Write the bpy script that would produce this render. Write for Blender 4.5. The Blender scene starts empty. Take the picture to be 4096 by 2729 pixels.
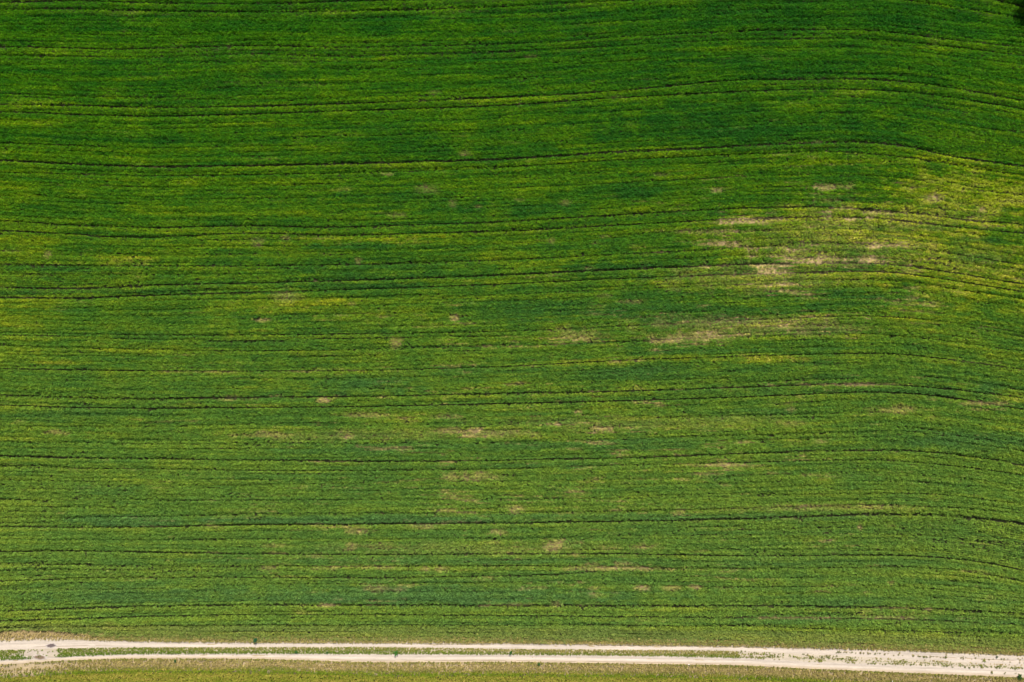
import bpy, math, random
import numpy as np
from math import radians, pi, sin, cos

# ------------------------------------------------------------------ scale
# the drone hangs 122.9 m above the field looking straight down
S = 0.045                       # metres per survey unit
CX, CY = 2048.0, 1364.5
rng = np.random.default_rng(7)
random.seed(7)

def wx(u): return (np.asarray(u, float) - CX) * S
def wy(v): return (CY - np.asarray(v, float)) * S

scene = bpy.context.scene
col = scene.collection

def tag(o, label=None, cat=None, group=None, kind=None):
    if label: o['label'] = label
    if cat: o['category'] = cat
    if group: o['group'] = group
    if kind: o['kind'] = kind
    return o

# ------------------------------------------------------------------ noise
def vnoise(x, y, seed):
    """smooth value noise 0..1 on arrays"""
    r = np.random.default_rng(seed)
    N = 256
    g = r.random((N, N))
    xi = np.floor(x).astype(np.int64); yi = np.floor(y).astype(np.int64)
    fx = x - xi; fy = y - yi
    fx = fx*fx*(3-2*fx); fy = fy*fy*(3-2*fy)
    x0 = xi % N; x1 = (xi+1) % N; y0 = yi % N; y1 = (yi+1) % N
    a = g[y0, x0]*(1-fx)+g[y0, x1]*fx
    b = g[y1, x0]*(1-fx)+g[y1, x1]*fx
    return a*(1-fy)+b*fy

def fbm(x, y, seed, octs=3):
    s = 0; a = 1; t = 0
    for k in range(octs):
        s = s + a*vnoise(x*2**k+17.3*k, y*2**k+5.1*k, seed+k*13); t += a; a *= .55
    return s/t

def sstep(a, b, x):
    t = np.clip((x-a)/(b-a), 0, 1)
    return t*t*(3-2*t)

# ------------------------------------------------------------------ surveyed lines (field map)
XS = np.arange(-400, 4501, 20.0)

def curve(knots, sm=3):
    k = np.array(knots, float)
    lo = (k[1, 1]-k[0, 1])/(k[1, 0]-k[0, 0]); hi = (k[-1, 1]-k[-2, 1])/(k[-1, 0]-k[-2, 0])
    y = np.interp(XS, k[:, 0], k[:, 1])
    y = np.where(XS < k[0, 0], k[0, 1]+lo*.6*(XS-k[0, 0]), y)
    y = np.where(XS > k[-1, 0], k[-1, 1]+hi*(XS-k[-1, 0]), y)
    w = np.exp(-0.5*(np.arange(-3*sm, 3*sm+1)/sm)**2); w /= w.sum()
    return np.convolve(np.pad(y, 3*sm, mode='edge'), w, mode='valid')

# (knots, strength, half width)  wheel gaps and drill joins in the crop
L = {}
def ln(name, knots, st=1.0, hw=3.6, x0=-999, x1=9999): L[name] = (curve(knots), st, hw, x0, x1)
ln('1a', [(0,13),(300,5),(600,16),(1000,20),(1330,11),(2000,-4),(2500,-30),(3000,-52),(3500,-55),(3800,-25),(4000,6),(4096,34)], .95)
ln('1b', [(0,42),(300,38),(600,48),(1000,53),(1500,46),(2000,30),(2500,5),(3000,-15),(3500,-10),(3740,18),(4096,78)], .8)
ln('2a', [(0,188),(300,195),(450,200),(700,194),(1000,183),(1400,194),(2000,179),(2250,168),(2500,148),(3000,125),(3300,121),(3500,124),(3700,148),(3850,168),(4096,192)], 1.0)
ln('2b', [(0,223),(600,233),(1000,219),(1400,227),(2000,210),(2390,191),(2781,168),(3100,160),(3400,157),(3600,168),(3800,190),(4096,225)], .6)
ln('2c', [(0,262),(600,264),(1000,252),(1400,249),(2000,240),(2500,218),(3000,196),(3400,188),(3800,222),(4096,262)], .35, 3)
ln('3z', [(0,390),(600,400),(1000,402),(1400,395),(2000,372),(2500,340),(3000,300),(3400,296),(3800,330),(4096,380)], .35, 2.6, -999, 1800)
ln('3a', [(0,420),(300,424),(600,433),(1000,429),(1400,417),(1700,406),(2000,392),(2297,379),(2547,359),(2703,344),(2922,323),(3100,320),(3460,318),(3600,327),(3800,352),(4000,388),(4096,405)], .95)
ln('3b', [(0,449),(300,460),(600,469),(1000,460),(1400,446),(2000,426),(2234,409),(2664,383),(3096,362),(3400,359),(3600,367),(3800,391),(4000,422),(4096,441)], .9)
ln('3c', [(0,511),(600,520),(1000,512),(1400,500),(2000,478),(2500,446),(3000,408),(3400,402),(3800,436),(4096,486)], .3, 3)
ln('3d', [(0,574),(300,584),(450,594),(1000,588),(1500,584),(2000,560),(3000,500),(3500,480),(4096,560)], .75, 3, -999, 460)
ln('3e', [(0,574),(300,584),(450,594),(1000,586),(1500,582),(2000,560),(3000,500),(3500,480),(4096,560)], .6, 2.6, 1090, 1260)
ln('4a', [(0,643),(300,658),(600,670),(1000,665),(1400,656),(2000,640),(2500,608),(2781,597),(3000,583),(3400,568),(3600,580),(3776,622),(3900,643),(4096,668)], .95)
ln('4b', [(0,690),(600,706),(1000,700),(1366,694),(2000,674),(2500,640),(3000,618),(3300,606),(3500,618),(3700,638),(3850,668),(4096,704)], .6)
ln('4c', [(0,742),(600,756),(1000,746),(1500,728),(2000,710),(2500,676),(3000,655),(3400,648),(3700,676),(4096,744)], .3, 3)
ln('5s', [(0,783),(300,793),(600,802),(1000,796),(1360,790),(1530,780),(2000,758),(2500,731),(3000,705),(3400,694),(3800,730),(4096,790)], .5, 2.6)
ln('5a', [(0,884),(300,903),(450,908),(600,913),(1000,905),(1300,912),(1500,908),(2000,890),(2500,860),(2703,848),(3000,833),(3300,830),(3500,842),(3700,860),(3850,883),(4096,898)], .75)
ln('5b', [(0,921),(300,938),(500,953),(600,951),(1000,932),(1300,943),(1500,940),(2000,927),(2500,899),(3000,876),(3300,869),(3500,871),(3800,908),(4096,936)], .75)
ln('5c', [(0,1000),(600,1020),(1000,1022),(1500,1005),(2000,980),(2500,948),(3000,925),(3400,915),(3800,955),(4096,1000)], .3, 4)
ln('6s', [(0,1057),(600,1065),(1000,1066),(1500,1057),(2000,1042),(2500,1018),(3000,988),(3300,975),(3500,977),(3700,1003),(3850,1020),(3980,1044),(4096,1062)], .6, 2.8)
ln('7a', [(0,1148),(300,1155),(600,1143),(1000,1132),(1500,1119),(2000,1102),(2500,1077),(3000,1056),(3400,1050),(3600,1058),(3800,1090),(4096,1138)], 1.0)
ln('7b', [(0,1192),(300,1196),(600,1183),(1000,1171),(1500,1156),(2000,1138),(2500,1114),(3000,1097),(3450,1085),(3600,1092),(3800,1122),(4096,1170)], .85)
ln('7c', [(0,1212),(600,1199),(1500,1192),(2000,1178),(2500,1159),(3000,1137),(3450,1118),(3600,1126),(3800,1153),(4096,1200)], .5, 2.6)
ln('7d', [(0,1262),(600,1270),(1500,1245),(2000,1232),(2500,1216),(3000,1196),(3450,1180),(3800,1210),(4096,1260)], .25, 2.6)
ln('8a', [(0,1329),(600,1341),(1000,1341),(1500,1336),(2000,1328),(2500,1305),(3000,1280),(3460,1262),(3700,1278),(3900,1300),(4096,1335)], .65, 2.8)
ln('8b', [(0,1340),(300,1347),(600,1358),(1000,1363),(1500,1351),(2000,1342),(2500,1322),(3000,1300),(3460,1290),(3700,1308),(4096,1366)], .6, 2.8, -999, 2100)
ln('9a', [(0,1382),(600,1397),(1000,1405),(1500,1396),(2000,1385),(2500,1366),(3000,1345),(3400,1333),(3700,1350),(3850,1374),(4096,1406)], .6, 3)
ln('9b', [(0,1475),(300,1480),(600,1483),(1000,1485),(1500,1481),(2000,1468),(2500,1440),(3000,1424),(3460,1412),(3600,1416),(3800,1438),(4000,1466),(4096,1480)], .7, 3)
ln('10a', [(0,1579),(300,1590),(600,1595),(1000,1587),(1500,1584),(2000,1574),(2500,1563),(3000,1548),(3400,1534),(3650,1541),(3800,1556),(4096,1590)], .8)
ln('10b', [(0,1619),(300,1629),(600,1633),(1000,1629),(1500,1625),(2000,1613),(2500,1603),(3000,1586),(3470,1566),(3650,1573),(3800,1588),(4096,1638)], .9)
ln('11s', [(0,1706),(600,1704),(1000,1697),(1500,1700),(2000,1690),(2500,1670),(3000,1660),(3500,1648),(3800,1665),(4096,1712)], .4, 4)
ln('12s', [(0,1764),(300,1770),(600,1775),(1000,1771),(1500,1773),(2000,1768),(2500,1755),(3000,1736),(3600,1722),(3800,1740),(4096,1779)], .6, 2.7)
ln('13a', [(0,1822),(300,1831),(600,1833),(1000,1840),(1500,1844),(2000,1840),(2500,1830),(3000,1812),(3300,1800),(3600,1800),(3800,1811),(3950,1834),(4096,1860)], .8)
ln('13b', [(0,1862),(300,1871),(600,1873),(1000,1880),(1500,1880),(2000,1875),(2500,1857),(3000,1848),(3400,1837),(3600,1841),(3800,1861),(3950,1878),(4096,1901)], .6)
ln('14a', [(0,1941),(600,1945),(1000,1936),(1500,1930),(2000,1925),(2500,1915),(3000,1900),(3500,1892),(3800,1910),(4096,1950)], .35, 4)
ln('14b', [(0,1996),(600,1996),(1000,2000),(1500,1998),(2000,1996),(2500,1990),(3000,1978),(3600,1970),(3800,1979),(4096,2016)], .6, 2.8)
ln('15a', [(0,2064),(300,2069),(600,2062),(1000,2054),(2000,2048),(2500,2042),(3000,2030),(3500,2016),(3800,2027),(4096,2052)], .55)
ln('15b', [(0,2105),(300,2108),(600,2106),(1000,2096),(1500,2093),(2000,2090),(2500,2082),(3000,2071),(3470,2053),(3800,2057),(3930,2069),(4096,2093)], .9)
ln('16s', [(0,2154),(600,2155),(1000,2152),(2000,2150),(2500,2141),(3000,2134),(3200,2127),(3600,2133),(3800,2145),(4096,2178)], .5, 2.7)
ln('17a', [(0,2203),(300,2200),(1000,2213),(1500,2216),(2000,2213),(2500,2212),(3000,2222),(3470,2218),(3600,2218),(3800,2230),(3950,2248),(4096,2281)], .75)
ln('17b', [(0,2250),(300,2254),(600,2266),(1000,2263),(2000,2260),(2500,2266),(3000,2272),(3200,2269),(3600,2264),(3800,2273),(3950,2296),(4096,2325)], .6)
ln('18a', [(0,2321),(150,2320),(300,2308),(600,2308),(1000,2309),(1500,2308),(2000,2302),(2200,2298),(2380,2283),(3000,2300),(4096,2360)], .8, 3, -999, 2420)
ln('18b', [(0,2283),(200,2278),(450,2272),(1000,2290),(2000,2285),(4096,2340)], .6, 3, -999, 900)
ln('18c', [(0,2353),(600,2350),(1000,2334),(2000,2328),(3000,2345),(3600,2340),(4096,2390)], .45, 3)
ln('19', [(0,2440),(300,2430),(600,2422),(1000,2415),(1500,2417),(2000,2419),(2500,2420),(3200,2422),(3600,2426),(3800,2437),(4096,2452)], .9, 3.3)
ln('20', [(0,2482),(300,2471),(600,2464),(1000,2456),(1500,2456),(2000,2460),(2500,2466),(3200,2469),(3600,2476),(3800,2483),(4096,2500)], .8, 3.2)
ln('21', [(0,2510),(600,2500),(1000,2497),(2000,2497),(3000,2502),(3600,2520),(4096,2531)], .6, 3.5)

# ---- the dirt road
E1  = curve([(0,2560),(220,2553),(380,2558),(520,2562),(1000,2568),(1500,2569),(2000,2571),(2500,2576),(3000,2583),(3200,2589),(3600,2600),(4096,2619)])
T1B = curve([(0,2600),(250,2592),(520,2588),(1000,2588),(1500,2586),(2000,2594),(2500,2598),(2900,2601),(3200,2613),(4096,2662)])
T2A = curve([(0,2640),(120,2636),(230,2627),(520,2616),(1000,2614),(1500,2616),(2000,2618),(2500,2622),(3000,2632),(3200,2646),(4096,2677)])
E2  = curve([(0,2652),(120,2645),(230,2636),(520,2627),(1000,2628),(1500,2643),(2000,2640),(2500,2647),(3000,2655),(3200,2667),(4096,2704)])
TOPE = curve([(0,2600),(520,2588),(1000,2588),(2000,2590),(3000,2590),(3200,2597),(4096,2646)])   # upper side of the clean upper wheel track on the right

# reference curves that bend the sowing rows
refs = ['1b','2a','3b','4a','5a','6s','7b','8a','9b','10b','12s','13b','15b','17a','19','20']
Yk = [L[n][0] for n in refs]
Yk = [Yk[0]-900] + Yk + [E1.copy(), E1+700]
Yk = np.array(Yk)
ic = int(np.argmin(abs(XS-1500)))
Rk = Yk[:, ic].copy()
def Y_of(x, R):
    """survey y of sowing-row coordinate R at x"""
    xf = np.clip((x-XS[0])/20.0, 0, len(XS)-1.001); xi = xf.astype(int); f = xf-xi
    k = np.clip(np.searchsorted(Rk, R)-1, 0, len(Rk)-2)
    w = (R-Rk[k])/(Rk[k+1]-Rk[k])
    a = Yk[k, xi]*(1-f)+Yk[k, xi+1]*f
    b = Yk[k+1, xi]*(1-f)+Yk[k+1, xi+1]*f
    return a*(1-w)+b*w
def at(c, x): return np.interp(x, XS, c)

# ------------------------------------------------------------------ patches (u, v, ru, rv, amount)
BARE = [(3380,960,330,120,.22),(3050,1110,330,50,.26),(3700,860,300,50,.16),(3850,1020,200,60,.12),(2600,1690,500,24,.16),(1900,2190,500,20,.16),(1500,1740,500,20,.16),(3250,2030,400,12,.2),
 (3307,748,70,12,1.),(3734,792,34,16,.8),(3525,853,75,10,.7),(3930,838,18,12,.6),(2985,888,110,11,.8),(2880,925,180,8,.7),(3330,900,150,7,.4),
 (2898,978,85,8,.8),(3273,1037,100,12,.8),(3480,1030,60,9,.8),(3640,1085,50,8,.6),(3180,1010,60,20,.45),(3000,1000,30,30,.4),(2660,1360,60,12,.8),(2768,1347,150,20,.65),(3010,1300,380,34,.34),
 (2298,1340,90,26,.45),(1889,1723,34,10,1.),(1800,1725,60,12,.6),(1960,1735,150,14,.4),(2411,1714,34,9,.9),(1080,1738,110,11,.45),(1395,1745,28,12,.6),
 (1906,1903,75,18,.5),(1820,1905,35,14,.55),(2063,2033,38,16,.8),(2220,2180,52,17,.75),(1436,2120,38,12,.75),(2580,2185,50,12,.5),
 (1985,2125,30,14,.6),(1700,2105,50,9,.4),(1405,2183,20,14,.6),(1540,2185,80,12,.35),(1100,2180,60,9,.35),(3385,1537,150,6,.8),(2472,2272,170,8,.6),(2360,2255,30,10,.5),(2490,2250,35,10,.5),
 (1857,615,22,13,.7),(1741,369,20,9,.7),(2123,228,20,6,.6),(1552,698,22,5,.7),(1372,760,30,9,.5),(1700,757,45,14,.55),
 (1811,818,18,12,.7),(1912,829,14,7,.8),(1592,860,30,9,.7),(2263,808,22,12,.7),(2075,800,22,6,.6),(2208,965,16,10,.7),(2420,948,20,6,.6),
 (2345,1073,30,6,.7),(2420,1118,18,5,.6),(2420,1183,25,7,.4),(2520,1205,40,7,.4),(1434,1042,12,10,.8),(1413,1215,16,9,.7),(1584,1366,22,20,.7),(1822,1270,16,12,.7),
 (1145,1190,45,26,.5),(1050,1280,26,6,.6),(1145,953,16,6,.7),(1030,965,26,16,.5),(1285,955,40,5,.7),(193,1020,14,16,.8),(226,1729,45,8,.6),
 (1290,1602,22,10,.8),(1460,1660,90,9,.5),(1800,1662,60,9,.4),(2310,1648,14,10,.6),(3160,1632,14,8,.6),(3280,1765,22,8,.6),(3930,1612,90,8,.6),(3600,1640,90,12,.5),
 (2900,1862,110,6,.7),(3230,2022,60,5,.8),(3330,2020,200,5,.5),(3439,2103,9,11,.8),(3300,2160,40,6,.6),(3880,2283,30,4,.8),(3940,2293,20,4,.6),(2570,2347,26,10,.7),(2675,2347,30,9,.6),(2780,2347,18,8,.7),
 (2095,2352,26,6,.7),(2370,2352,20,5,.6),(1500,2350,50,14,.5),(1590,2357,30,7,.6),(1310,2417,28,7,.8),(1940,2419,22,6,.7),(2060,2415,60,6,.6),(2228,2412,16,12,.6),(1700,2276,30,8,.6),(1760,2276,28,9,.6),
 (1325,2414,20,6,.5),(3200,2470,170,4,.6),(3285,2363,34,5,.7),(3460,2368,14,5,.7),(3560,2327,12,5,.7),(3590,2430,60,4,.6),(3720,2435,16,5,.8),(3560,2470,120,6,.4),(2640,700,30,6,.5),
 (1075,2270,30,9,.4),(1290,2273,50,7,.4),(1540,2270,60,6,.4),(2160,2348,30,5,.4),(3160,1690,60,14,.4),(2865,765,20,8,.7),(90,2540,140,16,.8),(40,1005,40,5,.4)]
YEL = [(3850,780,280,95,.95),(3600,900,420,90,.8),(3300,860,280,44,.6),(3850,1080,320,130,.6),(3450,640,240,16,.6),(3800,640,180,22,.6),(3480,372,170,16,.55),(3100,420,160,18,.4),(3300,1105,500,22,.55),(2800,1140,380,20,.4),(3050,1020,220,40,.45),
 (2950,960,160,24,.4),(3000,620,300,14,.35),(70,1250,170,60,.32),(100,410,130,24,.6),(450,1045,200,16,.65),(300,215,330,20,.4),(250,490,120,10,.5),(1650,45,300,20,.4),(2350,25,120,24,.5),
 (1400,965,420,18,.6),(1150,1010,200,14,.5),(1100,1215,220,40,.5),(1980,1025,130,14,.45),(2570,998,60,10,.6),(3050,1435,180,14,.6),(2650,1425,240,12,.5),(2300,1450,200,16,.6),(1500,1485,200,10,.5),(1000,1340,120,14,.4),
 (1080,1540,60,20,.4),(1290,1600,70,14,.55),(1780,1590,200,10,.5),(2300,1575,250,10,.5),(2200,1650,350,24,.4),(3060,1700,300,16,.5),(3680,1630,150,22,.6),(4000,1590,120,16,.5),(3900,1440,200,20,.4),(3760,1720,160,16,.3),
 (2000,1730,500,26,.5),(1000,1735,260,24,.45),(300,1735,300,20,.45),(2900,1870,350,14,.4),(2100,1905,400,24,.35),(1450,2035,300,14,.45),(2200,2035,500,14,.45),(3300,2025,420,12,.5),(2000,2180,350,22,.35),(1700,2110,600,16,.3),
 (1800,2270,700,12,.5),(2350,2350,500,14,.35),(3700,2300,260,20,.4),(3950,2390,80,14,.6),(3600,2450,240,14,.65),(3300,2440,300,8,.4),(3250,2160,120,16,.4),(3000,200,260,14,.35),(2050,400,260,14,.4),(400,880,200,12,.4),(3800,205,120,20,.3),
 (200,2430,400,30,.2),(1300,2440,1300,18,.35),(2100,1130,300,10,.2),(3480,1265,300,10,.35),(1500,545,300,8,.4),(2400,590,200,8,.35),(900,850,300,20,.25),(230,1450,80,10,.6)]
DRK = [(2950,500,520,60,.55),(1700,560,420,50,.35),(1900,1080,80,30,.2),(1500,1085,260,34,.5),(1460,1540,190,34,.65),(3500,1195,280,36,.6),(2500,1240,500,36,.5),(2450,1080,260,30,.5),(1550,790,260,24,.45),(2000,830,300,20,.4),(2500,760,240,24,.45),
 (500,2375,340,34,.6),(1650,2380,800,30,.7),(1500,2078,700,14,.75),(2600,2065,700,10,.5),(500,2085,180,20,.75),(2700,2105,200,10,.2),(430,1960,150,20,.3),(2600,1770,200,20,.5),(3950,1560,60,30,.6),(3920,1770,200,36,.6),(250,1655,180,22,.4),(1900,1780,900,14,.3),(1400,1800,300,20,.35),
 (3300,820,90,10,.5),(3120,855,150,10,.4),(3300,860,24,14,.6),(3720,910,220,12,.5),(3860,960,120,14,.4),(3400,1050,80,14,.3),(3900,1035,120,18,.5),(3100,1055,140,12,.4),(2750,1270,220,24,.4),(2550,1480,160,22,.45),(2300,1490,600,20,.25),(300,1085,300,30,.3),(350,560,350,30,.3),
 (500,1165,700,12,.5),(1300,1145,500,12,.5),(600,100,700,30,.3),(3300,60,600,50,.3),(3600,260,500,40,.25),(1500,985,260,10,.55),(1900,990,400,8,.35),(2700,1400,260,12,.4),(3000,1565,420,12,.3),(3700,1560,300,10,.3),(1650,2240,700,12,.45),(3000,2245,500,14,.35),(1700,2320,500,7,.4),
 (3950,2400,160,26,.3),(3500,2400,300,16,.3),(3700,640+150,20,8,.2),(2300,1500,120,14,.2),(3050,2480,500,14,.35),(3800,2490,300,14,.35),(1600,2490,900,8,.35),(2060,1590-10,60,10,.2),(1000,1900,300,20,.2),(2400,1860,400,10,.3),(3000,1640,220,12,.3),(3350,720,200,12,.4)]
def flecks(u, v):
    """small starved spots drawn out along the rows, commonest from the centre to the right"""
    reg = .16+.75*np.exp(-(((u-3250)/620.)**2+((v-1000)/330.)**2))+.55*np.exp(-(((u-2300)/1300.)**2+((v-1700)/420.)**2))+.3*np.exp(-(((u-2000)/1500.)**2+((v-2250)/160.)**2))
    n_ = .62*fbm(u/85., v/5.5, 91, 3)+.38*fbm(u/260., v/26., 92, 2)
    return sstep(.70-.16*reg, .84-.16*reg, n_)*np.clip(reg*1.6, .3, 1)
BARE = [(a, b, c, d, e*(.6 if (a < 2500 and b < 1250) else .9)) for (a, b, c, d, e) in BARE]
def blobs(lst, u, v, seed, hard=False):
    out = np.zeros_like(u)
    n = (fbm(u/55., v/20., seed, 3)-.5)*1.7
    n2 = (fbm(u/14., v/9., seed+5, 2)-.5)*.8
    for (cu, cv, ru, rv, a) in lst:
        m = (abs(u-cu) < ru*2.4) & (abs(v-cv) < rv*2.4)
        if not m.any(): continue
        d = np.sqrt(((u[m]-cu)/ru)**2+((v[m]-cv)/rv)**2)+n[m]+n2[m]*(1.5 if hard else .6)
        out[m] = np.maximum(out[m], a*(1-sstep(.45, 1.6 if hard else 1.7, d)))
    return out

# ------------------------------------------------------------------ materials
def new_mat(name):
    m = bpy.data.materials.new(name); m.use_nodes = True
    nt = m.node_tree; nt.nodes.clear()
    return m, nt, nt.nodes, nt.links

def leaf_material(name, attr_type='INSTANCER', attr='tint', fixed=None, transl=.22, gloss=.003):
    m, nt, N, K = new_mat(name)
    out = N.new('ShaderNodeOutputMaterial')
    if fixed is None:
        a = N.new('ShaderNodeAttribute'); a.attribute_type = attr_type; a.attribute_name = attr
        base = a.outputs['Color']
    else:
        a = N.new('ShaderNodeRGB'); a.outputs[0].default_value = (*fixed, 1); base = a.outputs[0]
    lv = N.new('ShaderNodeAttribute'); lv.attribute_type = 'GEOMETRY'; lv.attribute_name = 'leafvar'
    mp = N.new('ShaderNodeMapRange'); mp.inputs['To Min'].default_value = .62; mp.inputs['To Max'].default_value = 1.42
    K.new(lv.outputs['Fac'], mp.inputs['Value'])
    mul = N.new('ShaderNodeVectorMath'); mul.operation = 'SCALE'
    K.new(base, mul.inputs[0]); K.new(mp.outputs[0], mul.inputs['Scale'])
    d = N.new('ShaderNodeBsdfDiffuse'); K.new(mul.outputs[0], d.inputs['Color'])
    t = N.new('ShaderNodeBsdfTranslucent')
    tm = N.new('ShaderNodeVectorMath'); tm.operation = 'MULTIPLY'; tm.inputs[1].default_value = (1.0, 1.3, .3)
    K.new(mul.outputs[0], tm.inputs[0]); K.new(tm.outputs[0], t.inputs['Color'])
    mx = N.new('ShaderNodeMixShader'); mx.inputs[0].default_value = transl
    K.new(d.outputs[0], mx.inputs[1]); K.new(t.outputs[0], mx.inputs[2])
    g = N.new('ShaderNodeBsdfGlossy'); g.inputs['Roughness'].default_value = .5
    mx2 = N.new('ShaderNodeMixShader'); mx2.inputs[0].default_value = gloss
    K.new(mx.outputs[0], mx2.inputs[1]); K.new(g.outputs[0], mx2.inputs[2])
    K.new(mx2.outputs[0], out.inputs['Surface'])
    return m

def attr_ground(name, scale=2.0, bump=.06, var=.25):
    """rough earth whose colour comes from the 'earth' colour layer plus fine grit"""
    m, nt, N, K = new_mat(name)
    out = N.new('ShaderNodeOutputMaterial')
    b = N.new('ShaderNodeBsdfPrincipled'); b.inputs['Roughness'].default_value = .95
    b.inputs['Specular IOR Level'].default_value = .15
    a = N.new('ShaderNodeAttribute'); a.attribute_name = 'earth'
    geo = N.new('ShaderNodeNewGeometry')
    n1 = N.new('ShaderNodeTexNoise'); n1.inputs['Scale'].default_value = scale; n1.inputs['Detail'].default_value = 8; n1.inputs['Roughness'].default_value = .7
    K.new(geo.outputs['Position'], n1.inputs['Vector'])
    mp = N.new('ShaderNodeMapRange'); mp.inputs['From Min'].default_value = .3; mp.inputs['From Max'].default_value = .7
    mp.inputs['To Min'].default_value = 1-var; mp.inputs['To Max'].default_value = 1+var
    K.new(n1.outputs['Fac'], mp.inputs['Value'])
    mul = N.new('ShaderNodeVectorMath'); mul.operation = 'SCALE'
    K.new(a.outputs['Color'], mul.inputs[0]); K.new(mp.outputs[0], mul.inputs['Scale'])
    K.new(mul.outputs[0], b.inputs['Base Color'])
    bp = N.new('ShaderNodeBump'); bp.inputs['Distance'].default_value = bump; bp.inputs['Strength'].default_value = .8
    K.new(n1.outputs['Fac'], bp.inputs['Height']); K.new(bp.outputs[0], b.inputs['Normal'])
    K.new(b.outputs[0], out.inputs['Surface'])
    return m

# ------------------------------------------------------------------ grids as meshes
def grid_mesh(name, X, Y, Z, C, mat, kind=None):
    nv, nu = X.shape
    me = bpy.data.meshes.new(name)
    co = np.stack([X, Y, Z], -1).reshape(-1, 3).astype(np.float32)
    idx = np.arange(nv*nu).reshape(nv, nu)
    q = np.stack([idx[:-1, :-1], idx[1:, :-1], idx[1:, 1:], idx[:-1, 1:]], -1).reshape(-1, 4)
    me.vertices.add(len(co)); me.vertices.foreach_set('co', co.ravel())
    me.loops.add(q.size); me.loops.foreach_set('vertex_index', q.ravel().astype(np.int32))
    me.polygons.add(len(q)); me.polygons.foreach_set('loop_start', (np.arange(len(q))*4).astype(np.int32))
    me.polygons.foreach_set('use_smooth', np.ones(len(q), bool))
    me.update(calc_edges=True)
    ca = me.color_attributes.new('earth', 'FLOAT_COLOR', 'POINT')
    c4 = np.concatenate([C.reshape(-1, 3), np.ones((nv*nu, 1))], 1).astype(np.float32)
    ca.data.foreach_set('color', c4.ravel())
    me.materials.append(mat)
    o = bpy.data.objects.new(name, me); col.objects.link(o)
    if kind: o['kind'] = kind
    return o

def lerp3(a, b, t): return np.asarray(a)*(1-t[..., None])+np.asarray(b)*t[..., None]

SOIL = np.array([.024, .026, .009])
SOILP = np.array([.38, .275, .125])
# ---- ground: fine sheet under the photographed field, coarse apron out to the horizon
def axis(lo, hi, step, far):
    a = np.arange(lo, hi+step, step)
    ext = np.cumsum(np.geomspace(step*4, far/4, 16))
    return np.concatenate([(a[0]-ext)[::-1], a, a[-1]+ext])
GX = axis(-104, 104, .25, 1500.); GY = axis(-76, 76, .25, 1500.)
X, Y = np.meshgrid(GX, GY)
U = X/S+CX; V = CY-Y/S
inside = (abs(X) < 103) & (abs(Y) < 75)
n = fbm(X*.5, Y*1.2, 3, 4)
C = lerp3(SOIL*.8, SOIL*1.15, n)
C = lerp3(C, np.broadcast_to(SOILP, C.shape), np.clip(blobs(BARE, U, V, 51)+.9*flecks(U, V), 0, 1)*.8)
verge = sstep(-26, 0, V-at(E1, U))*(1-sstep(45, 75, V-at(E2, U)))
C = lerp3(C, np.array([.28, .215, .125])*(.75+.5*n[..., None]), verge)
# beyond the surveyed strip the sheet wears the same green crop
fld = fbm(X*.02, Y*.15, 9, 4)
G = lerp3(np.array([.035, .075, .012]), np.array([.075, .11, .02]), fld)
C = np.where(inside[..., None], C, G)
Z = (n-.5)*.05+np.where(inside, 0, .25)
earth_mat = attr_ground('field_soil', 3.0, .05, .25)
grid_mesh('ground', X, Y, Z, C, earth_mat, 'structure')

# ---- dirt road
ru = np.arange(-300, 4401, 2.4); rt = np.linspace(0, 1, 84)
UU, TT = np.meshgrid(ru, rt)
e1 = at(E1, UU)-5; e2 = at(E2, UU)+7
VV = e1+(e2-e1)*TT
t1b = at(T1B, UU); t2a = at(T2A, UU); tope = at(TOPE, UU)
nA = fbm(UU/30., VV/5., 61, 4); nB = fbm(UU/160., VV/7., 62, 3); nC = fbm(UU/6., VV/5., 63, 2)
base = np.array([.435, .365, .295])
nT = fbm(UU/420., VV/1.6, 64, 2)      # long tyre-polished streaks
C = base*(.80+.28*nB+.18*(nA-.5)+.20*(nT-.5)+.10*(nC-.5))[..., None]
edge = np.maximum(sstep(9, 0, VV-at(E1, UU)), sstep(-7, 3, VV-at(E2, UU)))
C = lerp3(C, np.array([.36, .28, .19])*(.8+.4*nA[..., None]), edge*.8)
med = sstep(-1, 3, VV-t1b)*(1-sstep(-3, 1, VV-t2a))
C = lerp3(C, np.array([.31, .255, .165])*(.8+.5*nA[..., None]), med*np.where(UU < 2950, .85, .42))
Z = .035+.02*(nA-.5)
# shallow wheel ruts, deeper toward the worn left end
mid1 = (at(E1, UU)+t1b)/2; mid2 = (t2a+at(E2, UU))/2
Z = Z-.025*np.exp(-((VV-mid1)/6.)**2)-.025*np.exp(-((VV-mid2)/5.)**2)
def crack(c, u0, u1, w=1.0, dep=.06):
    global Z, C
    k = np.exp(-((VV-c)/w)**2)*sstep(u0, u0+60, UU)*(1-sstep(u1-60, u1, UU))
    k = k*sstep(.3, .5, fbm(UU/40., VV*0+3., 71, 2))
    Z = Z-dep*k
    C = lerp3(C, np.broadcast_to(np.array([.24, .18, .125]), C.shape), k*.85)
wob = (fbm(UU/22., UU*0+1., 81, 3)-.5)*9
crack(at(E1, UU)+7+wob, 2270, 3350, 1.1)
crack(at(E1, UU)+9+wob*.4, 1560, 1980, .8, .03)
crack(at(E2, UU)+3, 1300, 2900, .9, .05)
crack(np.interp(UU, [3700, 4096, 4400], [2628, 2647, 2660])-2, 3640, 4300, 1.4, .03)
crack(np.interp(UU, [100, 205, 420], [2588, 2587, 2581]), 110, 480, 1.3, .02)
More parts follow.
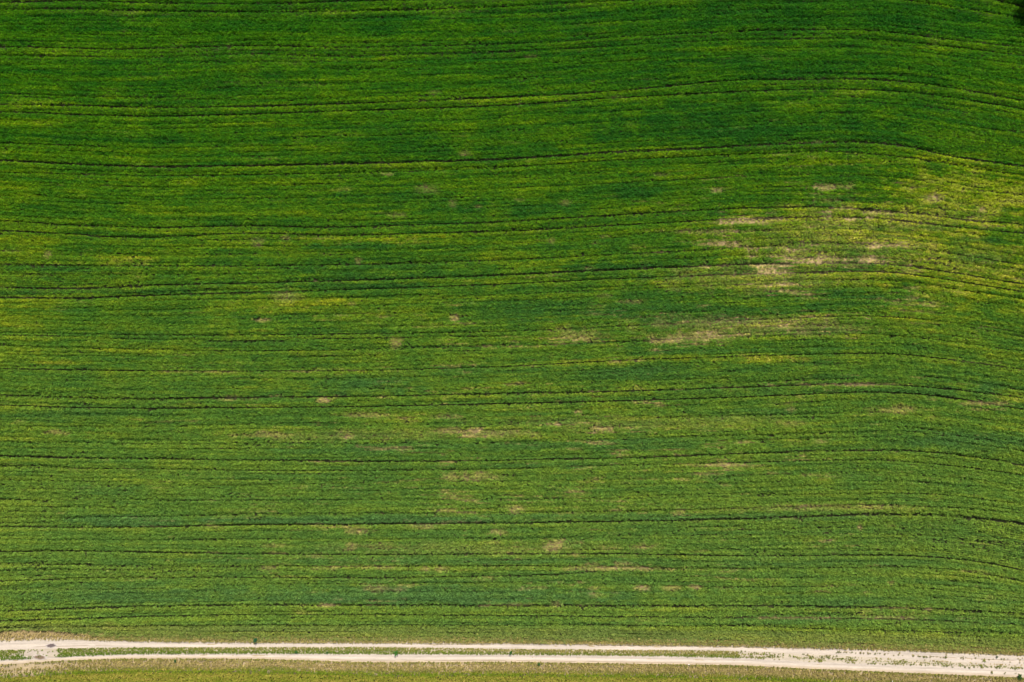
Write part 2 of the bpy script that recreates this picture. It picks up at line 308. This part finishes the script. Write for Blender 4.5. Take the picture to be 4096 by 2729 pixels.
# damp spread around the worn place at the left end
damp = np.exp(-(((UU-150)/90.)**2+((VV-2612)/16.)**2))
C = lerp3(C, np.array([.36, .30, .25])*(.85+.3*nA[..., None]), np.clip(damp*.9, 0, 1))
road_mat = attr_ground('pale_road_dust', 5.0, .02, .07)
grid_mesh('dirt_road', wx(UU), wy(VV), Z, C, road_mat, 'structure')

def patch(name, cu, cv, ru_, rv_, rgb, label, seed, z=.06):
    """low irregular sheet of damp earth lying on the road"""
    th = np.linspace(0, 2*pi, 49)[:-1]; rr = np.linspace(0, 1, 9)
    TH, RR = np.meshgrid(np.append(th, 2*pi), rr)
    n_ = .55+.9*fbm(np.cos(TH)*2.4+9, np.sin(TH)*2.4+9, seed, 3)
    u = cu+np.cos(TH)*RR*ru_*n_; v = cv+np.sin(TH)*RR*rv_*n_
    c = lerp3(np.array(rgb)*(.85+.3*fbm(u/4, v/3, seed, 2))[..., None], np.broadcast_to(np.array([.42, .36, .31]), u.shape+(3,)), sstep(.5, 1, RR))
    z_ = z-.022*sstep(.75, 1, RR)
    o = grid_mesh(name, wx(u), wy(v), z_, c, road_mat)
    tag(o, label, 'mud patch')
patch('mud_patch', 205, 2582, 24, 9.5, (.10, .075, .07), 'small dark damp hollow on the upper wheel track near the left edge', 5)
patch('mud_patch', 158, 2629, 30, 12, (.145, .10, .065), 'larger brown mud patch on the lower wheel track near the left edge', 6)
patch('mud_patch', 95, 2632, 22, 7, (.28, .245, .21), 'grey damp patch just left of the brown mud on the lower track', 8)

# ------------------------------------------------------------------ plant source meshes
def mesh_from(name, V_, F_, var, mat):
    me = bpy.data.meshes.new(name); me.from_pydata(V_, [], F_)
    at_ = me.attributes.new('leafvar', 'FLOAT', 'FACE'); at_.data.foreach_set('value', np.array(var, np.float32))
    me.materials.append(mat); me.update()
    return me

def leaf(Vs, Fs, var, p, n, d, ln_, wd, q):
    """pointed leaf from point p along d with normal n, slightly folded"""
    s = np.cross(n, d); s /= (np.linalg.norm(s)+1e-9)
    i = len(Vs)
    Vs += [tuple(p), tuple(p+d*ln_*.5+s*wd*.5+n*wd*.12), tuple(p+d*ln_), tuple(p+d*ln_*.5-s*wd*.5+n*wd*.12)]
    Fs += [(i, i+1, i+2), (i, i+2, i+3)]
    var += [q, min(1, max(0, q+random.uniform(-.12, .12)))]

def crop_plant(r, nl=15, rad=.19, hgt=.42, lf=.15):
    Vs, Fs, var = [], [], []
    for k in range(nl):
        f = (k+.5)/nl
        th = k*2.4+r.uniform(-.4, .4)
        z = hgt*(1-.72*f**1.3)+r.uniform(-.05, .05)
        ro = rad*math.sqrt(f)*r.uniform(.45, .85)
        out = np.array([cos(th), sin(th), 0.])
        p = out*ro+np.array([0, 0, z])
        d = out*r.uniform(.7, 1)+np.array([0, 0, r.uniform(-.35, .45)]); d /= np.linalg.norm(d)
        n_ = np.array([0, 0, 1.])+out*r.uniform(.1, .9)+np.array([r.uniform(-.35, .35), r.uniform(-.35, .35), 0])
        n_ -= d*np.dot(n_, d); n_ /= np.linalg.norm(n_)
        leaf(Vs, Fs, var, p, n_, d, lf*r.uniform(.75, 1.2), lf*r.uniform(.55, .85), r.uniform(0, 1))
    for k in range(3):   # stems
        th = r.uniform(0, 6.28); a = np.array([cos(th), sin(th), 0])*.05
        i = len(Vs)
        Vs += [(a[0]-.008, a[1], 0), (a[0]+.008, a[1], 0), (a[0]*2, a[1]*2, hgt*.8)]
        Fs.append((i, i+1, i+2)); var.append(.4)
    return Vs, Fs, var

def grass_tuft(r, nb=16, hgt=.34, spread=.16, wid=.022):
    Vs, Fs, var = [], [], []
    for k in range(nb):
        th = r.uniform(0, 6.28); o = np.array([cos(th), sin(th), 0])
        b = o*r.uniform(0, spread*.7)
        ph = r.uniform(0, 6.28); l = np.array([cos(ph), sin(ph), 0])*r.uniform(.05, .22)
        h = hgt*r.uniform(.5, 1.15); s = np.array([-sin(ph), cos(ph), 0])*wid
        i = len(Vs)
        m = b+l*.35+np.array([0, 0, h*.65]); t = b+l+np.array([0, 0, h])
        Vs += [tuple(b-s), tuple(b+s), tuple(m+s*.8), tuple(m-s*.8), tuple(t)]
        Fs += [(i, i+1, i+2, i+3), (i+3, i+2, i+4)]
        q = r.uniform(0, 1); var += [q, q]
    return Vs, Fs, var

crop_mat = leaf_material('crop_leaf', transl=.24)
grass_mat = leaf_material('verge_grass_blade', transl=.2)
def sources(prefix, maker, mat, n_):
    c = bpy.data.collections.new(prefix+'_kinds')       # not linked to the scene: only read by the scatter nodes
    for k in range(n_):
        r = random.Random(100+k)
        Vs, Fs, var = maker(r)
        o = bpy.data.objects.new(prefix, mesh_from(prefix, Vs, Fs, var, mat))
        c.objects.link(o)
    return c
crop_src = sources('crop_plant', crop_plant, crop_mat, 8)
grass_src = sources('grass_tuft', grass_tuft, grass_mat, 6)

def scatter(name, P, tint, scl, hgt, src, label, cat, aniso=1):
    """one 'stuff' object: a point cloud whose points carry plants"""
    n_ = len(P)
    me = bpy.data.meshes.new(name); me.vertices.add(n_)
    me.vertices.foreach_set('co', P.astype(np.float32).ravel())
    a = me.attributes.new('tint', 'FLOAT_COLOR', 'POINT')
    a.data.foreach_set('color', np.concatenate([tint, np.ones((n_, 1))], 1).astype(np.float32).ravel())
    a = me.attributes.new('size', 'FLOAT_VECTOR', 'POINT')
    a.data.foreach_set('vector', np.stack([scl*aniso, scl/aniso, hgt], -1).astype(np.float32).ravel())
    a = me.attributes.new('turn', 'FLOAT_VECTOR', 'POINT')
    yaw = rng.uniform(0, 6.28, n_) if aniso == 1 else rng.normal(0, .35, n_)+pi*rng.integers(0, 2, n_)
    tn = np.stack([rng.uniform(-.15, .15, n_), rng.uniform(-.15, .15, n_), yaw], -1)
    a.data.foreach_set('vector', tn.astype(np.float32).ravel())
    me.update()
    o = bpy.data.objects.new(name, me); col.objects.link(o)
    ng = bpy.data.node_groups.new(name+'_scatter', 'GeometryNodeTree')
    ng.interface.new_socket('Geometry', in_out='INPUT', socket_type='NodeSocketGeometry')
    ng.interface.new_socket('Geometry', in_out='OUTPUT', socket_type='NodeSocketGeometry')
    N, K = ng.nodes, ng.links
    gi = N.new('NodeGroupInput'); go = N.new('NodeGroupOutput')
    ci = N.new('GeometryNodeCollectionInfo'); ci.inputs['Collection'].default_value = src
    ci.inputs['Separate Children'].default_value = True; ci.inputs['Reset Children'].default_value = True
    ip = N.new('GeometryNodeInstanceOnPoints'); ip.inputs['Pick Instance'].default_value = True
    def na(nm, t='FLOAT_VECTOR'):
        q = N.new('GeometryNodeInputNamedAttribute'); q.data_type = t; q.inputs['Name'].default_value = nm; return q.outputs['Attribute']
    K.new(gi.outputs[0], ip.inputs['Points']); K.new(ci.outputs[0], ip.inputs['Instance'])
    K.new(na('size'), ip.inputs['Scale'])
    e2r = N.new('FunctionNodeEulerToRotation'); K.new(na('turn'), e2r.inputs[0]); K.new(e2r.outputs[0], ip.inputs['Rotation'])
    rv = N.new('FunctionNodeRandomValue'); rv.data_type = 'INT'
    for s_ in rv.inputs:
        if s_.name == 'Max' and s_.type == 'INT': s_.default_value = 99
    K.new([s_ for s_ in rv.outputs if s_.type == 'INT'][0], ip.inputs['Instance Index'])
    K.new(ip.outputs[0], go.inputs[0])
    md = o.modifiers.new('scatter', 'NODES'); md.node_group = ng
    tag(o, label, cat, kind='stuff')
    return o

# ------------------------------------------------------------------ the crop
ROW = 5.8; STEP = 4.3
R = np.arange(-260, 2575, ROW); x = np.arange(-230, 4330, STEP)
RR, XX = np.meshgrid(R, x, indexing='ij')
RR = RR.ravel(); XX = XX.ravel()
RR = RR+rng.normal(0, .75, RR.size); XX = XX+rng.uniform(-STEP*.5, STEP*.5, XX.size)
VV = Y_of(XX, RR)
dE = at(E1, XX)-VV                          # distance above the road edge
wornL = sstep(520, 150, XX)*34                # the crop stops short of the road at the left end
keep = (dE > 1+wornL+rng.random(XX.size)**2*9) & (VV > -240)
# streaky vigour, drawn out along the sowing rows
st1 = fbm(XX/520., RR/17., 11, 3); st2 = fbm(XX/150., RR/8., 12, 3); bl = fbm(XX/110., VV/60., 13, 4); fn = fbm(XX/16., RR/10., 14, 2)
big = fbm(XX/700., VV/260., 15, 2)
fk = flecks(XX, VV)
bare = blobs(BARE, XX, VV, 31, True)
yel = blobs(YEL, XX, VV, 32)*np.clip(.35+1.35*fbm(XX/75., VV/22., 38, 3), 0, 1.25); drk = blobs(DRK, XX, VV, 33)
rowv = vnoise(XX/170., np.round(RR/ROW)*7.31, 16)          # every sown row has its own run of luck
t = .30+.62*(st1-.5)+.45*(st2-.5)+.50*(bl-.5)+.35*(fn-.5)+.20*(big-.5)+.22*(rowv-.5)+.62*yel*(1-.35*sstep(1200, 1800, VV)-.3*sstep(2600, 1800, XX)*sstep(1500, 900, VV))-.40*drk
t += .20*fk
t += .10*sstep(300, 0, XX)+.07*sstep(3500, 4096, XX)
head = sstep(78, 52, dE)                   # headland: olive, thinner, grassy
t += .18*sstep(150, 60, dE)+.12*head
t = np.clip(t, 0, 1)
thin = np.clip(bare*1.05+.8*fk+.55*sstep(.74, .95, bl*.55+st2*.5+.12*yel)+.25*sstep(.5, 1., yel*fn*1.9), 0, 1)
edgew = np.clip(sstep(34, 2, dE), 0, 1)
gap = np.zeros(XX.size); lift = np.zeros(XX.size)
for i, (nm, (c, s_, hw, x0, x1)) in enumerate(L.items()):
    d = VV-at(c, XX)
    wv = (fbm(XX/60., XX*0+i*3.7, 200+i, 2)-.5)*2.0
    d = d+wv
    f = np.clip(s_*(.72+.75*fbm(XX/190., XX*0+i*1.3, 300+i, 3)), 0, 1.15)
    if x0 > -900: f = f*sstep(x0, x0+50, XX)
    if x1 < 9000: f = f*(1-sstep(x1-50, x1, XX))
    gap = np.maximum(gap, f*np.exp(-(d/(hw*1.22))**4))
    lift = np.maximum(lift, f*np.exp(-((d-hw-7)/7.5)**2))
gr = rng.random(XX.size)
# faint joins between drill passes: every third or fourth row opens a little along part of its run
for per, off, sd_ in ((20.3, 3., 501), (33.7, 11., 502)):
    kk = np.floor((RR+off)/per); dd = (RR+off)-kk*per-per*.5
    f2 = .46*sstep(.46, .74, vnoise(XX/310.+kk*1.7, kk*5.3, sd_))
    gap = np.maximum(gap, f2*np.exp(-(dd/2.9)**4)); lift = np.maximum(lift, .6*f2*np.exp(-((dd-7)/4.)**2))
keep &= ~((rowv < .14) & (rng.random(XX.size) < .4))
keep &= ~(gap > .34+.52*gr)
t = np.clip(t+.11*lift, 0, 1)
low = sstep(900, 2200, VV)
t = t*(1-.42*low)+.37*.42*low
t = np.clip(t, 0, 1)
keep &= ~(rng.random(XX.size) < thin*.62)
keep &= ~((fbm(XX/7., RR/6., 17, 1) > .86) & (rng.random(XX.size) < .7))       # missed plants
keep &= ~(rng.random(XX.size) < .35*edgew)
XX, VV, RR, t, thin, lift, drk, head, fn, dE, edgew, st2, rowv, gap = [q[keep] for q in (XX, VV, RR, t, thin, lift, drk, head, fn, dE, edgew, st2, rowv, gap)]
# colours of the plants, with a light gradient painted in further down
pal = np.array([[.026, .110, .008], [.056, .150, .005], [.105, .190, .004], [.185, .240, .004], [.32, .32, .006]])
ts = t*4; k = np.clip(ts.astype(int), 0, 3); f = (ts-k)[:, None]
tint = pal[k]*(1-f)+pal[k+1]*f
straw = np.array([.50, .36, .12])
sw = np.clip(thin*.9, 0, 1)*(rng.random(len(XX))**.5)
tint = tint*(1-sw[:, None])+straw*sw[:, None]
oliv = np.array([.165, .165, .045]); ow = np.clip(head*.45+edgew*.45, 0, .9)*(.5+.5*rng.random(len(XX)))
tint = tint*(1-ow[:, None])+oliv*ow[:, None]
# sunlit brightening towards the lower side of the field, painted into leaf colour
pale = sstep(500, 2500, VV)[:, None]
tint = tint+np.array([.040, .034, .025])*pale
tint = tint*(1+drk[:, None]*np.array([-.14, -.08, .35]))
# shaded look of the upper side, painted in by darkening the leaves
shade_top = sstep(1500, 0, VV)[:, None]
tint = tint*(1-shade_top*np.array([.52, .17, .5]))
tint *= rng.uniform(.70, 1.32, (len(XX), 1))
scl = (1.02-.25*thin-.1*head+.1*drk)*.93*(1-.25*gap)*rng.uniform(.8, 1.2, len(XX))
hgt = (1.0-.50*thin-.28*head-.3*edgew+.16*lift+.12*drk+.25*(st2-.5)+.55*(rowv-.5)-.85*gap)*1.2*rng.uniform(.60, 1.28, len(XX))
P = np.stack([wx(XX), wy(VV), np.zeros(len(XX))], -1)
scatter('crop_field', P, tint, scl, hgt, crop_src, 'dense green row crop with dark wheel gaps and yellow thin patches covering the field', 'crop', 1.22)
print('crop plants', len(P))

# ------------------------------------------------------------------ verge grasses
def grass_points(u, v, dens, colfun, hs):
    m = rng.random(len(u)) < dens
    return u[m], v[m]
nU = 250000
u = rng.uniform(-230, 4330, nU); v = rng.uniform(2520, 2960, nU)
e1 = at(E1, u); e2 = at(E2, u); a1 = at(T1B, u); a2 = at(T2A, u); tp = at(TOPE, u)
nz = fbm(u/40., v/6., 401, 3); nz2 = fbm(u/12., v/6., 402, 2); nz3 = fbm(u/220., v/10., 403, 2)
dens = np.zeros(nU); green = np.zeros(nU)
# fringe along the crop
m = v < e1+2; dens[m] = (sstep(-38, -4, v-e1)*.75*(1-.45*sstep(450, 200, u)))[m]; green[m] = (.40*nz+.1-.25*sstep(500, 200, u))[m]
m = (v >= e1+2) & (v < e1+8); dens[m] = .42*sstep(.38, .62, nz2[m])*sstep(8, 1, (v-e1)[m]); green[m] = .3
# green strip between the wheel tracks
m = (v > a1+1) & (v < a2-1) & (u < 2960)
rel = (v-a1)/(a2-a1)
pl = np.exp(-((rel-.45)/.16)**2)*sstep(1300, 200, u)          # pale stripe down the middle on the left
dens[m] = (1.1-.75*pl*sstep(.35, .6, nz)-.5*sstep(.55, .75, nz3)*(rel < .45))[m]
green[m] = (.60+.35*sstep(.3, .8, rel)+.15*sstep(900, 300, u)+.4*(nz-.5)-.22*sstep(1300, 2300, u))[m]
m = (v > a1+1) & (v < a2-1) & (u >= 2960)
dens[m] = (.30*sstep(.50, .72, nz)+.35*sstep(.62, .75, nz2)*np.exp(-((rel-.5)/.3)**2))[m]; green[m] = .35+.4*nz2[m]
m2 = m & (u < 3420) & (rel > .3); dens[m2] += .35*sstep(.4, .6, nz[m2])
l1 = np.interp(u, [3150, 3700, 4096, 4400], [2619, 2641, 2661, 2677])+1.5*(nz2-.5)
m = (u > 3180); dens[m] = np.maximum(dens, .55*sstep(.35, .6, nz)*np.exp(-((v-l1)/1.6)**2)+.5*sstep(.4, .62, nz3)*np.exp(-((v-l1-10)/1.8)**2))[m]
# upper shoulder on the right end
m = (v > e1+6) & (v < tp-2) & (u > 3250); dens[m] = .16*sstep(.62, .75, nz2[m]); green[m] = .3
# bare worn end on the left
m = (((u-165)/70.)**2+((v-2612)/27.)**2) < 1; dens[m] *= .06
# south verge: dry and tan, then greener crop
q = v-e2
m = q > 0
dry = sstep(0, 5, q)*(1-sstep(34, 62, q+10*(nz3-.5)))
dens[m] = (sstep(0, 9, q)*(.42+.45*nz)-.45*np.exp(-((q-18)/5.)**2)*sstep(.4, .65, nz3)-.3*np.exp(-((q-4)/2.)**2))[m]
green[m] = (.20+.30*(nz-.5)+.75*sstep(28, 62, q+14*(nz3-.5))+.28*np.exp(-((q-8)/4.)**2))[m]
m = q > 60; dens[m] = .86; green = np.where(m, .56+.35*(nz3-.5)+.3*(nz-.5), green)
dens += np.where((u < 560) & (q > 8) & (q < 62), -.42*sstep(560, 100, u), 0)
mk = rng.random(nU) < np.clip(dens, 0, 1)
u, v, green, q, nz, e1m = u[mk], v[mk], np.clip(green[mk]+rng.normal(0, .13, mk.sum()), 0, 1), q[mk], nz[mk], e1[mk]
gp = np.array([[.40, .30, .135], [.27, .225, .07], [.17, .19, .032], [.10, .155, .016]])
ts = green*3; k = np.clip(ts.astype(int), 0, 2); f = (ts-k)[:, None]
tint = gp[k]*(1-f)+gp[k+1]*f
tint = np.where((q > 45)[:, None], tint*np.array([1.38, 1.36, .9]), tint*1.15)
tint *= rng.uniform(.75, 1.25, (len(u), 1))
inroad = (v > e1m) & (q < 0)
scl = np.where(inroad, .72, .9)*rng.uniform(.7, 1.25, len(u))
hgt = np.where(inroad, .45, .75)*rng.uniform(.6, 1.3, len(u))
P = np.stack([wx(u), wy(v), np.full(len(u), .02)], -1)
sth = q > 0
nor = v < e1m
for sel, nm, lb in ((sth, 'dry_grass', 'tan dry grass turning yellow green below the dirt road'),
                    (nor, 'fringe_grass', 'thin olive grass fringe between the crop and the upper wheel track'),
                    (inroad, 'median_grass', 'low green grass strip growing between the two wheel tracks')):
    scatter(nm, P[sel], tint[sel], scl[sel], hgt[sel], grass_src, lb, 'grass')
print('grass', len(u))

# ------------------------------------------------------------------ single weeds and stones
def weed_mesh(name, seed, rad, hgt, nl, lf, rgb):
    r = random.Random(seed); Vs, Fs, var = [], [], []
    nb = 5
    for b in range(nb):
        th0 = b*6.28/nb+r.uniform(-.4, .4); reach = rad*r.uniform(.35, .8) if b else 0
        tip = np.array([cos(th0)*reach, sin(th0)*reach, hgt*r.uniform(.65, 1)])
        s = np.array([-sin(th0), cos(th0), 0])*.008
        i = len(Vs); Vs += [tuple(-s), tuple(s), tuple(tip+s*.4), tuple(tip-s*.4)]; Fs.append((i, i+1, i+2, i+3)); var.append(.3)
        for k in range(nl):
            f = r.uniform(.25, 1); p = tip*f; th = r.uniform(0, 6.28)
            d = np.array([cos(th), sin(th), r.uniform(-.3, .5)]); d /= np.linalg.norm(d)
            n_ = np.array([r.uniform(-.4, .4), r.uniform(-.4, .4), 1.]); n_ -= d*np.dot(n_, d); n_ /= np.linalg.norm(n_)
            leaf(Vs, Fs, var, p+d*.02, n_, d, lf*r.uniform(.7, 1.3), lf*.5*r.uniform(.7, 1.2), r.uniform(0, 1))
    return mesh_from(name, Vs, Fs, var, leaf_material(name+'_leaf', fixed=rgb))

def weed(u, v, rad, hgt, rgb, label, seed, nl=16, lf=.13, name='weed'):
    o = bpy.data.objects.new(name, weed_mesh(name, seed, rad, hgt, nl, lf, rgb)); col.objects.link(o)
    o.location = (float(wx(u)), float(wy(v)), .02); tag(o, label, 'weed'); return o
weed(1027, 2556, .52, .7, (.022, .085, .035), 'dark green bushy weed standing out of the crop edge above the upper track', 1, 30, .18, 'bushy_weed')
weed(704, 2642, .38, .4, (.035, .095, .03), 'dark green weed in the dry grass below the road, left quarter', 2, 18, .14)
weed(1186, 2606, .45, .35, (.045, .13, .035), 'mid green weed in the grass strip, right of the bushy crop edge weed', 3, 20, .14)
weed(1587, 2609, .65, .4, (.05, .15, .025), 'broad bright green weed at the lower side of the grass strip left of centre', 4, 34, .17)
weed(2044, 2608, .40, .45, (.035, .10, .02), 'dark weed in the grass strip just below the middle of the picture', 5, 22, .15)
weed(2157, 2655, .38, .45, (.035, .10, .03), 'upright dark green weed in tan dry grass below the lower track near the centre', 6, 20, .14)
weed(3936, 2641, .50, .25, (.20, .21, .04), 'yellow green tuft spreading on the pale track near the right edge', 7, 22, .13)
weed(4076, 2704, .85, .5, (.040, .085, .02), 'large dark green clump at the bottom right corner below the road', 8, 46, .18)
weed(3986, 2627, .30, .3, (.05, .07, .025), 'dark little weed above the yellow green tuft on the right end of the track', 9, 12, .12)
weed(1310, 2609, .30, .3, (.04, .12, .03), 'small green weed in the strip between the two left of centre green weeds', 10, 14, .13)

small = bpy.data.objects.new('small_weed', weed_mesh('small_weed', 30, .16, .12, 6, .11, (.20, .17, .075)))
small2 = bpy.data.objects.new('small_weed', weed_mesh('small_weed', 31, .19, .14, 7, .12, (.14, .15, .045)))
strips = [(3330, 3510, 2606, 2616, 26), (3650, 3790, 2622, 2632, 22), (3500, 3620, 2612, 2624, 8), (3820, 4096, 2620, 2652, 22), (3460, 3560, 2652, 2658, 10),
          (3560, 3760, 2650, 2664, 20), (3760, 4096, 2658, 2678, 44), (2960, 3120, 2600, 2632, 26), (3200, 3420, 2612, 2640, 34), (3960, 4096, 2686, 2698, 8)]
r = random.Random(44); cnt = 0
for (u0, u1, v0, v1, n_) in strips:
    for _ in range(n_):
        f = r.random(); uu = u0+(u1-u0)*f; vv = v0+(v1-v0)*min(1, max(0, f*.6+.4*r.random()))
        s_ = small if r.random() < .5 else small2
        o = s_.copy() if cnt > 1 else (small if cnt == 0 else small2)
        col.objects.link(o)
        o.location = (float(wx(uu)), float(wy(vv)), .03); o.rotation_euler = (0, 0, r.uniform(0, 6.28))
        z = r.uniform(.4, 1.0)*(1.35 if r.random() < .12 else 1); o.scale = (z, z, z)
        tag(o, 'tiny dusty weed on the pale dirt track in the right third', 'weed', 'tiny weeds scattered over the right end of the track')
        cnt += 1

import bmesh
stone_mat, nt, N, K = new_mat('pale_stone')
so = N.new('ShaderNodeOutputMaterial'); sb = N.new('ShaderNodeBsdfPrincipled'); sn = N.new('ShaderNodeTexNoise'); sr = N.new('ShaderNodeValToRGB')
sn.inputs['Scale'].default_value = 12; sr.color_ramp.elements[0].color = (.62, .6, .56, 1); sr.color_ramp.elements[1].color = (.85, .84, .8, 1)
K.new(sn.outputs['Fac'], sr.inputs[0]); K.new(sr.outputs[0], sb.inputs['Base Color']); sb.inputs['Roughness'].default_value = .8; K.new(sb.outputs[0], so.inputs[0])
for (uu, vv, sz, lb) in ((2755, 2658, .08, 'small white stone at the lower road edge right of centre'), (3567, 2723, .09, 'small white stone in the dry grass at the bottom right')):
    bm = bmesh.new(); bmesh.ops.create_icosphere(bm, subdivisions=2, radius=sz)
    rr_ = random.Random(int(uu))
    for vt in bm.verts: vt.co *= rr_.uniform(.82, 1.15); vt.co.z *= .6
    me = bpy.data.meshes.new('stone'); bm.to_mesh(me); bm.free(); me.materials.append(stone_mat)
    o = bpy.data.objects.new('stone', me); col.objects.link(o); o.location = (float(wx(uu)), float(wy(vv)), .1 if uu < 3000 else .22); tag(o, lb, 'stone')

# ------------------------------------------------------------------ tree just past the far right corner; only its shade reaches the crop
def tree(cx, cy, H, Rc, seed, label):
    r = random.Random(seed)
    root = bpy.data.objects.new('broadleaf_tree', None); col.objects.link(root); root.location = (cx, cy, 0); tag(root, label, 'tree')
    bm = bmesh.new()
    def limb(a, b, r0, r1, seg=8):
        a = np.array(a, float); b = np.array(b, float); d = (b-a)/np.linalg.norm(b-a)
        s = np.cross(d, [0.3, 1, .1]); s /= np.linalg.norm(s); t_ = np.cross(d, s)
        rings = []
        for (p, rr) in ((a, r0), ((a+b)/2+s*.1*r0, (r0+r1)/2), (b, r1)):
            rings.append([bm.verts.new(p+s*rr*cos(i*6.283/seg)+t_*rr*sin(i*6.283/seg)) for i in range(seg)])
        for q_ in range(2):
            for i in range(seg): bm.faces.new((rings[q_][i], rings[q_][(i+1) % seg], rings[q_+1][(i+1) % seg], rings[q_+1][i]))
    limb((0, 0, -.2), (0.1, 0, H*.45), .32, .22)
    tips = []
    for i in range(9):
        th = i*2.4; b = (cos(th)*Rc*.6, sin(th)*Rc*.6, H*r.uniform(.6, .85)); limb((0.1, 0, H*r.uniform(.3, .45)), b, .13, .04); tips.append(b)
    me = bpy.data.meshes.new('trunk'); bm.to_mesh(me); bm.free()
    bk, nt, N, K = new_mat('bark'); o1 = N.new('ShaderNodeOutputMaterial'); b1 = N.new('ShaderNodeBsdfPrincipled'); n1 = N.new('ShaderNodeTexNoise'); n1.inputs['Scale'].default_value = 6
    c1 = N.new('ShaderNodeValToRGB'); c1.color_ramp.elements[0].color = (.06, .045, .03, 1); c1.color_ramp.elements[1].color = (.17, .13, .1, 1)
    K.new(n1.outputs['Fac'], c1.inputs[0]); K.new(c1.outputs[0], b1.inputs['Base Color']); b1.inputs['Roughness'].default_value = .9; K.new(b1.outputs[0], o1.inputs[0])
    me.materials.append(bk); tr = bpy.data.objects.new('trunk', me); col.objects.link(tr); tr.parent = root
    Vs, Fs, var = [], [], []
    cl = [(np.array(tp_)+np.array([r.uniform(-1, 1), r.uniform(-1, 1), r.uniform(-.6, 1.0)]), r.uniform(1.2, 2.1)) for tp_ in tips for _ in range(6)]
    for c_, cr in cl:
        for _ in range(170):
            d = np.array([r.gauss(0, 1) for _ in range(3)]); d /= np.linalg.norm(d)
            p = c_+d*cr*r.uniform(.5, 1)
            dd = np.array([r.gauss(0, 1) for _ in range(3)]); dd /= np.linalg.norm(dd)
            n_ = d-dd*np.dot(d, dd); n_ /= np.linalg.norm(n_)
            leaf(Vs, Fs, var, p, n_, dd, .42, .28, r.random())
    cm = mesh_from('crown', Vs, Fs, var, leaf_material('tree_leaf', fixed=(.035, .085, .02)))
    co_ = bpy.data.objects.new('crown', cm); col.objects.link(co_); co_.parent = root
tree(96.2, 75.2, 13.0, 6.3, 3, 'leafy broadleaf tree standing past the top right corner, shading the crop below it')

# ------------------------------------------------------------------ camera and light
cam = bpy.data.cameras.new('drone_camera'); cam.lens = 24; cam.sensor_width = 36; cam.clip_end = 6000
co = bpy.data.objects.new('drone_camera', cam); col.objects.link(co)
co.location = (0, 0, 4096*S*24/36); co.rotation_euler = (0, 0, 0)
scene.camera = co

SUN_EL, SUN_AZ = radians(38), radians(12)      # azimuth measured from +Y (top of the picture) towards +X
sd = bpy.data.lights.new('sun', 'SUN'); sd.energy = 5.0; sd.angle = radians(.53); sd.color = (1.0, .955, .88)
so_ = bpy.data.objects.new('sun', sd); col.objects.link(so_)
from mathutils import Vector
dirv = Vector((sin(SUN_AZ)*cos(SUN_EL), cos(SUN_AZ)*cos(SUN_EL), sin(SUN_EL)))
so_.rotation_euler = dirv.to_track_quat('Z', 'Y').to_euler(); so_.location = dirv*200
w = bpy.data.worlds.new('World'); scene.world = w; w.use_nodes = True
nt = w.node_tree; bg = nt.nodes['Background']; sky = nt.nodes.new('ShaderNodeTexSky'); sky.sky_type = 'NISHITA'; sky.sun_disc = False
sky.sun_elevation = SUN_EL; sky.sun_rotation = SUN_AZ
nt.links.new(sky.outputs[0], bg.inputs[0]); bg.inputs[1].default_value = .05
scene.view_settings.view_transform = 'Standard'; scene.view_settings.look = 'None'; scene.view_settings.gamma = 1
scene.view_settings.exposure = 1.06
scene.render.resolution_x = 1024; scene.render.resolution_y = 682
